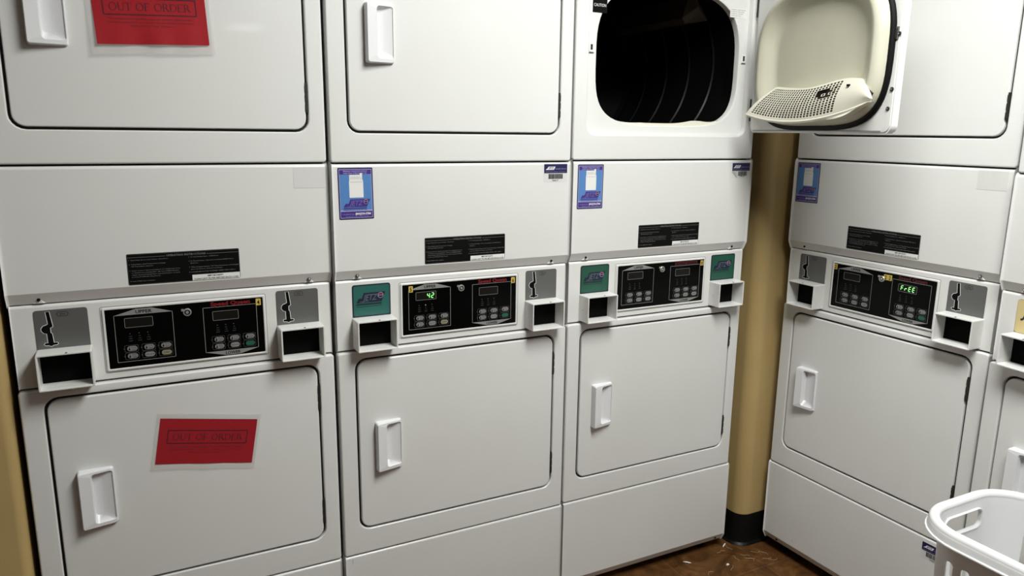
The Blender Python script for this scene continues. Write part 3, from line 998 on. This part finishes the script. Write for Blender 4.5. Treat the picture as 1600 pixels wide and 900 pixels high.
# the third dryer's upper drum and open door
part('bulkhead', None, b_bulkhead, C_)
dr = part('drum', None, b_drum, C_, label='tumbler drum coloured black for its shaded inside')
for ang, m in ((R(40), BAFFLE_LIT), (R(168), DRUM), (R(288), DRUM)):
    part('baffle', None, b_baffle(ang, m), dr)
part('duct_lip', None, b_duct_lip, C_, label='ivory lip at the bottom of the opening')
part('door_catch', None, b_strike(.0635, 1.7050), C_)
part('door_catch', None, b_strike(.6320, 1.7030), C_)
part('caution_label', None, b_warning, C_, label='small black caution label', smooth=0)
part('rating_label', None, b_rating, C_, label='small white rating label', smooth=0)
od = part('door', None, b_open_skin, C_, loc=(.645, -.012, 0), label='upper door swung open, its inner side showing')
od.rotation_euler = (0, 0, R(80))
part('door_seal', None, b_seal, od, label='black rubber ring')
part('door_liner', None, b_liner, od, label='cream plastic dished liner')
part('lint_filter', None, b_filter, od, label='ivory lint filter tray')
part('filter_screen', None, b_screen, od, label='ivory mesh with a torn hole', smooth=0)
part('lint_and_shade', None, b_lint, od, label='brownish lint under the mesh, darkened for the shade inside')
part('door_latch', None, b_latch, od, label='dark steel latch')
for q, v in ((.5855, 1.7105), (.5820, 1.582)):
    part('door_screw', None, b_door_screw(q, v), od)
part('door_screw', None, b_door_screw(.576, 1.536), od)
ohd = part('handle', 'handle_open', b_handle, od, loc=(0, 0, 0))
# the pull sits on the outer skin: same offsets from the latch edge as on a closed door
ohd.location = (-.645, -.0225 + .0, UP)
for i, v in enumerate((1.5110, 1.8260)):
    part('hinge', None, (lambda v: lambda b: (b.box(-.010, v, .004, .006, v + .068, .012, HINGE), b.tube([(.004, v, .008), (.004, v + .068, .008)], .005, HINGE)))(v), od)

# ------------------------------------------------------------------ out of order signs (taped onto the first dryer)
def serif_text(d, word, u0, v0, u1, h, m):
    """roman capitals with thick and thin strokes and small serifs"""
    WD = {'O': 1.02, 'U': .92, 'T': .84, 'F': .74, 'R': .88, 'D': .98, 'E': .78, ' ': .40}
    TK, TN, SF = .125, .050, .045
    tot = sum(WD[c] + .10 for c in word) - .10
    k = (u1 - u0)/tot
    x = 0.0
    def ell(cx, cy, rx, ry, ix, iy, a0, a1, n=28):
        pts = [(cx + rx*math.cos(a0 + (a1-a0)*i/n), cy + ry*math.sin(a0 + (a1-a0)*i/n)) for i in range(n+1)]
        inn = [(cx + ix*math.cos(a0 + (a1-a0)*i/n), cy + iy*math.sin(a0 + (a1-a0)*i/n)) for i in range(n+1)]
        for i in range(n): P([pts[i], pts[i+1], inn[i+1], inn[i]])
    def P(pts): d.poly([(u0 + (x + a)*k, v0 + b*h) for a, b in pts], m, 0)
    def Rc(a, b, c, e): P([(a, b), (c, b), (c, e), (a, e)])
    def stem(a, t=TK, lo=True, hi=True):
        Rc(a, 0, a + t, 1)
        if lo: Rc(a - .07, 0, a + t + .07, SF)
        if hi: Rc(a - .07, 1 - SF, a + t + .07, 1)
    for ch in word:
        w = WD[ch]
        if ch == 'O': ell(w/2, .5, w/2, .52, w/2 - TK, .52 - TN, 0, 2*PI)
        elif ch == 'U':
            Rc(.10, .32, .10 + TK, 1); Rc(.03, 1 - SF, .30, 1)
            Rc(w - .10 - TN, .32, w - .10, 1); Rc(w - .22, 1 - SF, w, 1)
            ell(w/2, .32, w/2 - .10, .34, w/2 - .10 - TK*.75, .34 - TN*1.3, PI, 2*PI)
        elif ch == 'T':
            stem(w/2 - TK/2, hi=False); Rc(0, 1 - TN, w, 1); Rc(0, .80, .035, 1); Rc(w - .035, .80, w, 1)
        elif ch in 'FE':
            stem(.08); Rc(.08, 1 - TN, w - .03, 1); Rc(w - .065, .80, w - .03, 1); Rc(.08, .50, w - .20, .50 + TN); Rc(w - .235, .42, w - .20, .64)
            if ch == 'E': Rc(.08, 0, w, TN); Rc(w - .035, 0, w, .22)
        elif ch == 'D':
            stem(.08); ell(.30, .5, w - .30, .5, w - .30 - TK, .5 - TN, -PI/2, PI/2); Rc(.08, 0, .31, TN); Rc(.08, 1 - TN, .31, 1)
        elif ch == 'R':
            stem(.08); ell(.38, .74, .30, .26, .30 - TK, .26 - TN, -PI/2, PI/2, 16); Rc(.08, 1 - TN, .39, 1); Rc(.08, .48, .39, .48 + TN)
            P([(.38, .50), (.53, .50), (w + .05, 0), (w - .12, 0)])
        x += w + .10

def make_sign(name, label, cu, cv, ang, w, curl, wd=.2330, ht=.1400, px=.2185, py=.1125, dy=0.0):
    """red paper sealed in clear film; curl lifts the lower edge off the door"""
    rnd = random.Random(11)
    T = lambda x, y: (cu + x*math.cos(ang) - y*math.sin(ang), cv + x*math.sin(ang) + y*math.cos(ang))
    def lift(x, y):
        k = max(0, -y/ht + .15)
        return w + curl*k*(1 + .35*math.sin(x*48) + .3*math.sin(x*95 + 1)) + .0010*math.sin(x*60 + 2)*k
    root = thing(name, label, 'sign', (-.6905, 0, .001), 0)
    def sheet(mb, hx, hy, off, m, nx=28, ny=16, crinkle=0.0):
        pts = []
        for j in range(ny+1):
            for i in range(nx+1):
                x, y = -hx + 2*hx*i/nx, -hy + 2*hy*j/ny
                u, v = T(x, y)
                pts.append((u, v, lift(x, y) + off + (rnd.random() - .5)*crinkle))
        fs = [(j*(nx+1)+i, j*(nx+1)+i+1, (j+1)*(nx+1)+i+1, (j+1)*(nx+1)+i) for j in range(ny) for i in range(nx)]
        mb.add(pts, fs, m)
    b = MB(); sheet(b, px/2, py/2, .0004, REDPAPER)
    link('paper', b.mesh('paper', smooth=60), root)['label'] = 'red paper'
    d = Draw(0)
    def seg(a, c, n=24): return [(a[0] + (c[0]-a[0])*i/n, a[1] + (c[1]-a[1])*i/n) for i in range(n+1)]
    for a_, c_ in (((-.089, -.0045), (.089, -.0045)), ((.089, -.0045), (.089, .0275)), ((.089, .0275), (-.089, .0275)), ((-.089, .0275), (-.089, -.0045))):
        d.line(seg(a_, c_), .0022, REDINK, 0)
    serif_text(d, 'OUT OF ORDER', -.078, .0035, .078, .0155, REDINK)
    d.text('This machine is not working, please use another machine until it', -.082, -.0145, .082, .0040, REDINK2, 0, res=1)
    d.text('has been repaired. We are sorry for any inconvenience caused and', -.082, -.0215, .082, .0040, REDINK2, 0, res=1)
    d.text('thank you for your patience.', -.042, -.0285, .042, .0040, REDINK2, 0, res=1)
    d.v = [(*T(x, y + dy), lift(x, y + dy) + .0010) for x, y, _ in d.v]
    link('print', d.mesh('print', smooth=0), root)['label'] = 'dark lettering OUT OF ORDER'
    def cuts(h, p, n): return [-h, -(h+p)/2] + [-p + 2*p*i/n for i in range(n+1)] + [(h+p)/2, h]
    xs, ys = cuts(wd/2, px/2, 48), cuts(ht/2, py/2, 26)
    crk = .0006 if curl > .002 else .0001
    pts = [(*T(x, y), lift(x, y) + .0016 + (rnd.random() - .5)*crk) for y in ys for x in xs]
    nx_ = len(xs); b = MB()
    inn = lambda i, n: 2 <= i < n - 3
    F = {LAMINATE: [], FILMEDGE: []}
    for j in range(len(ys) - 1):
        for i in range(nx_ - 1):
            F[LAMINATE if inn(i, nx_) and inn(j, len(ys)) else FILMEDGE].append((j*nx_+i, j*nx_+i+1, (j+1)*nx_+i+1, (j+1)*nx_+i))
    b.add(pts, F[LAMINATE], LAMINATE)
    k = b.mi(FILMEDGE); b.f += [list(f) for f in F[FILMEDGE]]; b.m += [k]*len(F[FILMEDGE])
    link('film', b.mesh('film', smooth=60), root)['label'] = 'clear glossy film'
    return root
make_sign('notice_sign', 'red OUT OF ORDER sign in clear film on the lower door', .3692, .7322, R(-10.1), .0012, .0008)
make_sign('notice_sign', 'red OUT OF ORDER sign in clear film at the top edge, on the upper door', .3230, 1.6990, R(2.6), .0025, .0065, wd=.2385, ht=.150, px=.2175, py=.1120, dy=.0085)

# ------------------------------------------------------------------ laundry basket
def make_basket():
    z1 = .650
    x0, x1, y0, y1 = 1.053, 1.405, -1.494, -.873
    cx, cy = (x0+x1)/2, (y0+y1)/2
    def lp(o, z, s_=1.0, r=.115):
        hx, hy = (x1-x0)/2*s_ + o, (y1-y0)/2*s_ + o
        return [(p[0], p[1], z) for p in rr(cx-hx, cy-hy, cx+hx, cy+hy, max(r*s_ + o, .01), 0, 10)]
    root = thing('laundry_basket', 'tall white plastic laundry basket with slotted sides', 'laundry basket', (cx, cy, 0))
    # body: outer skin, then inner skin, closed solid
    t = .0035
    outer = [(-.018, z1 - .012, 1.0), (-.020, z1 - .030, 1.0), (-.020, z1 - .14, .985), (-.020, .25, .93), (-.022, .02, .88), (-.036, .0, .88)]
    inner = [(-.040, .005, .88), (-.022 - t, .022, .88), (-.020 - t, .25, .93), (-.020 - t, z1 - .14, .985), (-.020 - t, z1 - .030, 1.0), (-.018 - t, z1 - .012, 1.0)]
    b = MB()
    L = [lp(*q) for q in outer] + [lp(*q) for q in inner]
    n = len(L[0])
    b.loft(L + [L[0]], PLASTIC)
    b.add(L[5], [list(range(n))], PLASTIC); b.add(L[6], [list(range(n))], PLASTIC)
    me = b.mesh('body', world=True, smooth=0)
    bm = bmesh.new(); bm.from_mesh(me); bmesh.ops.remove_doubles(bm, verts=bm.verts, dist=1e-5); bmesh.ops.recalc_face_normals(bm, faces=bm.faces); bm.to_mesh(me); bm.free()
    body = bpy.data.objects.new('body', me); COL.objects.link(body)
    # cutters: hand holds in the two short ends, upright slots in the sides
    cb = MB()
    def cut_y(u0, u1, v0, v1, r, ya, yb):
        cb.loft([[(p[0], ya, p[1]) for p in rr(u0, v0, u1, v1, r, 0, 5)], [(p[0], yb, p[1]) for p in rr(u0, v0, u1, v1, r, 0, 5)]], PLASTIC, True, True)
    def cut_x(u0, u1, v0, v1, r, xa, xb):
        cb.loft([[(xa, p[0], p[1]) for p in rr(u0, v0, u1, v1, r, 0, 5)], [(xb, p[0], p[1]) for p in rr(u0, v0, u1, v1, r, 0, 5)]], PLASTIC, True, True)
    for ya, yb in ((y1 - .06, y1 + .05), (y0 - .05, y0 + .06)):
        cut_y(cx - .069, cx + .069, z1 - .083, z1 - .036, .016, ya, yb)
    for row in range(3):
        za = z1 - .200 - row*.150
        for k in range(9):
            yy = cy - .076 + k*.0365
            for xa, xb in ((x0 - .05, x0 + .09), (x1 - .09, x1 + .05)):
                cut_x(yy - .0095, yy + .0095, za, za + .120, .0080, xa, xb)
        for k in range(4):
            xx = cx - .075 + k*.050
            for ya, yb in ((y1 - .09, y1 + .05), (y0 - .05, y0 + .09)):
                cut_y(xx - .0085, xx + .0085, za - .060, za + .060, .0080, ya, yb)
    cme = cb.mesh('cutter', world=True, smooth=0)
    co = bpy.data.objects.new('cutter', cme); COL.objects.link(co)
    md = body.modifiers.new('cut', 'BOOLEAN'); md.operation = 'DIFFERENCE'; md.solver = 'EXACT'; md.object = co; md.use_self = True
    bpy.context.view_layer.update()
    dg = bpy.context.evaluated_depsgraph_get()
    new = bpy.data.meshes.new_from_object(body.evaluated_get(dg))
    bpy.data.objects.remove(body); bpy.data.objects.remove(co)
    new.name = 'body'
    new.transform(Matrix.Translation((-cx, -cy, 0)))
    new.polygons.foreach_set('use_smooth', [True]*len(new.polygons)); new.set_sharp_from_angle(angle=R(35))
    link('body', new, root, wn=True)
    # rim: thick roll with an outer skirt
    b = MB()
    prof = [(-.0215, z1 - .024), (-.0222, z1 - .010)]
    for i in range(9):
        a = PI - PI*i/8
        prof.append((-.0110 + .0112*math.cos(a), z1 - .0105 + .0105*math.sin(a)))
    prof += [(.0002, z1 - .0125), (.0018, z1 - .0155), (.0030, z1 - .0290), (.0062, z1 - .0300), (.0066, z1 - .0325), (.0010, z1 - .0325), (-.0010, z1 - .018), (-.010, z1 - .010), (-.0178, z1 - .024)]
    b.loft([lp(o, z) for o, z in prof] + [lp(*prof[0])], PLASTIC)
    me = b.mesh('rim', world=True, smooth=40); me.transform(Matrix.Translation((-cx, -cy, 0)))
    link('rim', me, root)
    # framed lips around the hand holds
    for sy in (1, -1):
        b = MB()
        yc = (y1 - .0225) if sy > 0 else (y0 + .0225)
        a = (cx - .069, z1 - .083, cx + .069, z1 - .036)
        g = lambda e, r, yy: [(p[0], yy, p[1]) for p in rr(a[0]-e, a[1]-e, a[2]+e, a[3]+e, r, 0, 6)]
        d = .007*(-sy)
        b.loft([g(.003, .019, yc + d*-.3), g(.0025, .0185, yc + d*.6), g(.001, .017, yc + d*.8), g(-.0015, .015, yc + d*.6), g(-.0015, .015, yc - d*.6), g(.003, .019, yc + d*-.3)], PLASTIC)
        me = b.mesh('hand_hold', world=True, smooth=40); me.transform(Matrix.Translation((-cx, -cy, 0)))
        link('hand_hold', me, root)
    return root
make_basket()

# ------------------------------------------------------------------ the room
def struct(name, b, world=True, smooth=30):
    o = link(name, b.mesh(name, world=world, smooth=smooth)); o['kind'] = 'structure'
    return o
WALLPAINT = mat('wall_tan_paint', (0.49, 0.355, 0.155), 0.42, bump=(60.0, 0.15), vary=(6.0, (0.46, 0.33, 0.14)))
ROOMWALL = mat('room_wall_paint', (0.24, 0.22, 0.185), 0.6, bump=(60.0, 0.1))
CEILM = mat('ceiling_white', (0.50, 0.50, 0.49), 0.8, bump=(90.0, 0.3))
BASE = mat('cove_base_black', (0.006, 0.006, 0.006), 0.4, spec=0.2)

def tile_floor_material():
    m = bpy.data.materials.new('brown_tile'); m.use_nodes = True
    nt = m.node_tree; N = nt.nodes; Lk = nt.links
    p = N['Principled BSDF']
    tc = N.new('ShaderNodeTexCoord')
    mp = N.new('ShaderNodeMapping'); mp.inputs['Location'].default_value = (-1.431, .151, 0)
    Lk.new(tc.outputs['Object'], mp.inputs['Vector'])
    br = N.new('ShaderNodeTexBrick'); br.offset = 0.0; br.squash = 1.0
    br.inputs['Scale'].default_value = 1.0
    br.inputs['Mortar Size'].default_value = .0022
    br.inputs['Mortar Smooth'].default_value = .3
    br.inputs['Brick Width'].default_value = .3048
    br.inputs['Row Height'].default_value = .3048
    br.inputs['Color1'].default_value = (1, 1, 1, 1); br.inputs['Color2'].default_value = (.80, .80, .80, 1); br.inputs['Mortar'].default_value = (1.35, 1.55, 2.0, 1)
    Lk.new(mp.outputs['Vector'], br.inputs['Vector'])
    n1 = N.new('ShaderNodeTexNoise'); n1.inputs['Scale'].default_value = 9; n1.inputs['Detail'].default_value = 9; n1.inputs['Roughness'].default_value = .7; n1.inputs['Distortion'].default_value = 1.2
    Lk.new(tc.outputs['Object'], n1.inputs['Vector'])
    r1 = N.new('ShaderNodeValToRGB')
    e = r1.color_ramp.elements
    e[0].position = .30; e[0].color = (.030, .013, .005, 1)
    e[1].position = .72; e[1].color = (.20, .092, .030, 1)
    k = r1.color_ramp.elements.new(.5); k.color = (.100, .043, .013, 1)
    Lk.new(n1.outputs['Fac'], r1.inputs['Fac'])
    mx = N.new('ShaderNodeMix'); mx.data_type = 'RGBA'; mx.blend_type = 'MULTIPLY'; mx.inputs[0].default_value = 1
    Lk.new(r1.outputs['Color'], mx.inputs[6]); Lk.new(br.outputs['Color'], mx.inputs[7])
    Lk.new(mx.outputs[2], p.inputs['Base Color'])
    p.inputs['Roughness'].default_value = .5
    p.inputs['Specular IOR Level'].default_value = .22
    bp = N.new('ShaderNodeBump'); bp.inputs['Strength'].default_value = .25; bp.inputs['Distance'].default_value = .002
    Lk.new(n1.outputs['Fac'], bp.inputs['Height']); Lk.new(bp.outputs['Normal'], p.inputs['Normal'])
    return m
X0, X1, Y0, Y1 = -2.2, 2.26, -8.9, .76
b = MB(); b.box(X0 - .1, Y0 - .1, -.05, X1 + .1, Y1 + .1, 0.0, tile_floor_material()); struct('floor', b)
b = MB(); b.box(X0 - .1, Y0 - .1, CEIL, X1 + .1, Y1 + .1, CEIL + .06, CEILM); struct('ceiling', b)
b = MB(); b.box(X0 - .1, Y1, 0, X1 + .1, Y1 + .1, CEIL, ROOMWALL); struct('wall_back', b)
b = MB(); b.box(X0 - .1, Y0 - .1, 0, X1 + .1, Y0, CEIL, ROOMWALL); struct('wall_front', b)
b = MB(); b.box(X1, Y0, 0, X1 + .1, Y1, CEIL, ROOMWALL); struct('wall_right', b)
b = MB(); b.box(X0 - .1, Y0, 0, X0, Y1, CEIL, ROOMWALL); struct('wall_left', b)

# rounded tan corner column between the two rows, black cove base around it
def column_loop(x0, y0, x1, y1, r, z, e=0.0):
    return [(p[0], p[1], z) for p in rr(x0 - e, y0 - e, x1 + e, y1 + e, (r + e, .004, .004, .004), 0, 10)]
PX0, PY0, PX1, PY1, PR = 1.4330, -.0130, 1.640, .240, .045
b = MB(); b.loft([column_loop(PX0, PY0, PX1, PY1, PR, 0), column_loop(PX0, PY0, PX1, PY1, PR, CEIL)], WALLPAINT, True, True); struct('wall_corner', b)
b = MB()
prof = [(.0005, .119), (.0030, .1185), (.0032, .022), (.0060, .009), (.0130, .0015), (.0135, 0.0), (.0005, 0.0)]
b.loft([column_loop(PX0, PY0, PX1, PY1, PR, z, e) for e, z in prof] + [column_loop(PX0, PY0, PX1, PY1, PR, prof[0][1], prof[0][0])], BASE)
struct('baseboard_corner', b)
# tan wall end on the left, with a bullnose edge
b = MB()
wl = lambda z: [(p[0], p[1], z) for p in rr(-1.35, -.004, -.7030, .55, (.004, .022, .004, .004), 0, 10)]
b.loft([wl(0), wl(CEIL)], WALLPAINT, True, True)
struct('wall_side', b)

# ceiling lamps (above and behind the viewer)
for i, (x, y, lx, ly, watts) in enumerate(LAMPS):
    t = thing('ceiling_light', ['white ceiling lamp just in front of the dryers', 'white ceiling lamp in the middle of the room', 'white ceiling lamp at the far end of the room'][i], 'ceiling light', (x, y, CEIL))
    b = MB()
    o = rr(-lx/2 - .03, -ly/2 - .03, lx/2 + .03, ly/2 + .03, .01, 0)
    q = rr(-lx/2, -ly/2, lx/2, ly/2, .006, 0)
    z = lambda L, h: [(p[0], p[1], h) for p in L]
    b.loft([z(o, 0), z(o, -.05), z(q, -.05), z(q, -.035)], mat('lamp_housing', (.8, .8, .8), .5))
    link('housing', b.mesh('housing', world=True), t)
    b = MB(); b.box(-lx/2 + .001, -ly/2 + .001, -.034, lx/2 - .001, ly/2 - .001, -.030, mat('lamp_diffuser', (.9, .9, .88), .5, emit=LAMP_COLOR, estr=2.0))
    link('diffuser', b.mesh('diffuser', world=True), t)
    ld = bpy.data.lights.new('ceiling_lamp', 'AREA'); ld.shape = 'RECTANGLE'; ld.size = lx - .02; ld.size_y = ly - .02
    ld.energy = watts; ld.color = LAMP_COLOR
    lo = bpy.data.objects.new('lamp_light', ld); COL.objects.link(lo); lo.parent = t; lo.location = (0, 0, -.037)

# ------------------------------------------------------------------ lint on the floor
def lint(label, x, y, L, w_, ang, h=.004):
    t = bpy.data.objects
    rnd = random.Random(int(x*1000))
    b = MB(); n = 7; loops = []
    for i in range(n+1):
        a = i/n - .5
        r = w_*(.35 + .65*math.cos(a*2.4)**2)*(0.8 + .4*rnd.random())
        c = Vector((a*L*math.cos(ang) + .002*math.sin(i*2.1), a*L*math.sin(ang), r*.6))
        loops.append([(c.x - r*math.sin(ang)*math.cos(k*PI/3), c.y + r*math.cos(ang)*math.cos(k*PI/3), max(0.0004, c.z + r*.6*math.sin(k*PI/3))) for k in range(6)])
    b.loft(loops, LINTWHITE, True, True)
    o = link('lint_scrap', b.mesh('lint_scrap', world=True), None, (x, y, 0))
    return tag_thing(o, label, 'lint', 'white lint scraps on the brown floor')
lint('thin white lint scrap on the floor beside the corner column base', 1.392, .014, .028, .0026, .55)
lint('round white lint scrap alone on the brown floor tile', 1.3140, -.0890, .010, .0045, .4)
lint('short white lint scrap close under the third dryer', 1.196, -.014, .026, .0030, -.75)
b = MB(); rnd = random.Random(5)
for cx_, cy_ in ((1.405, -.055), (1.368, -.015), (1.415, -.110), (1.452, -.115), (1.470, -.125), (1.40, -.02), (1.43, -.10), (1.372, -.052), (1.49, -.105), (1.30, -.12), (1.24, -.10), (1.45, -.06)):
    a = rnd.random()*6.28; p = Vector((cx_, cy_, .0008)); pts = [tuple(p)]
    for k in range(7):
        a += rnd.uniform(-.7, .8); p = p + Vector((math.cos(a), math.sin(a), 0))*.0055; pts.append((p.x, p.y, .0008 + .0012*rnd.random()))
    b.tube(pts, .0006, LINTTAN, 5)
o = link('lint_fuzz', b.mesh('lint_fuzz', world=True))
tag_thing(o, 'curled tan lint fibres scattered on the floor by the corner column', 'lint', kind='stuff')
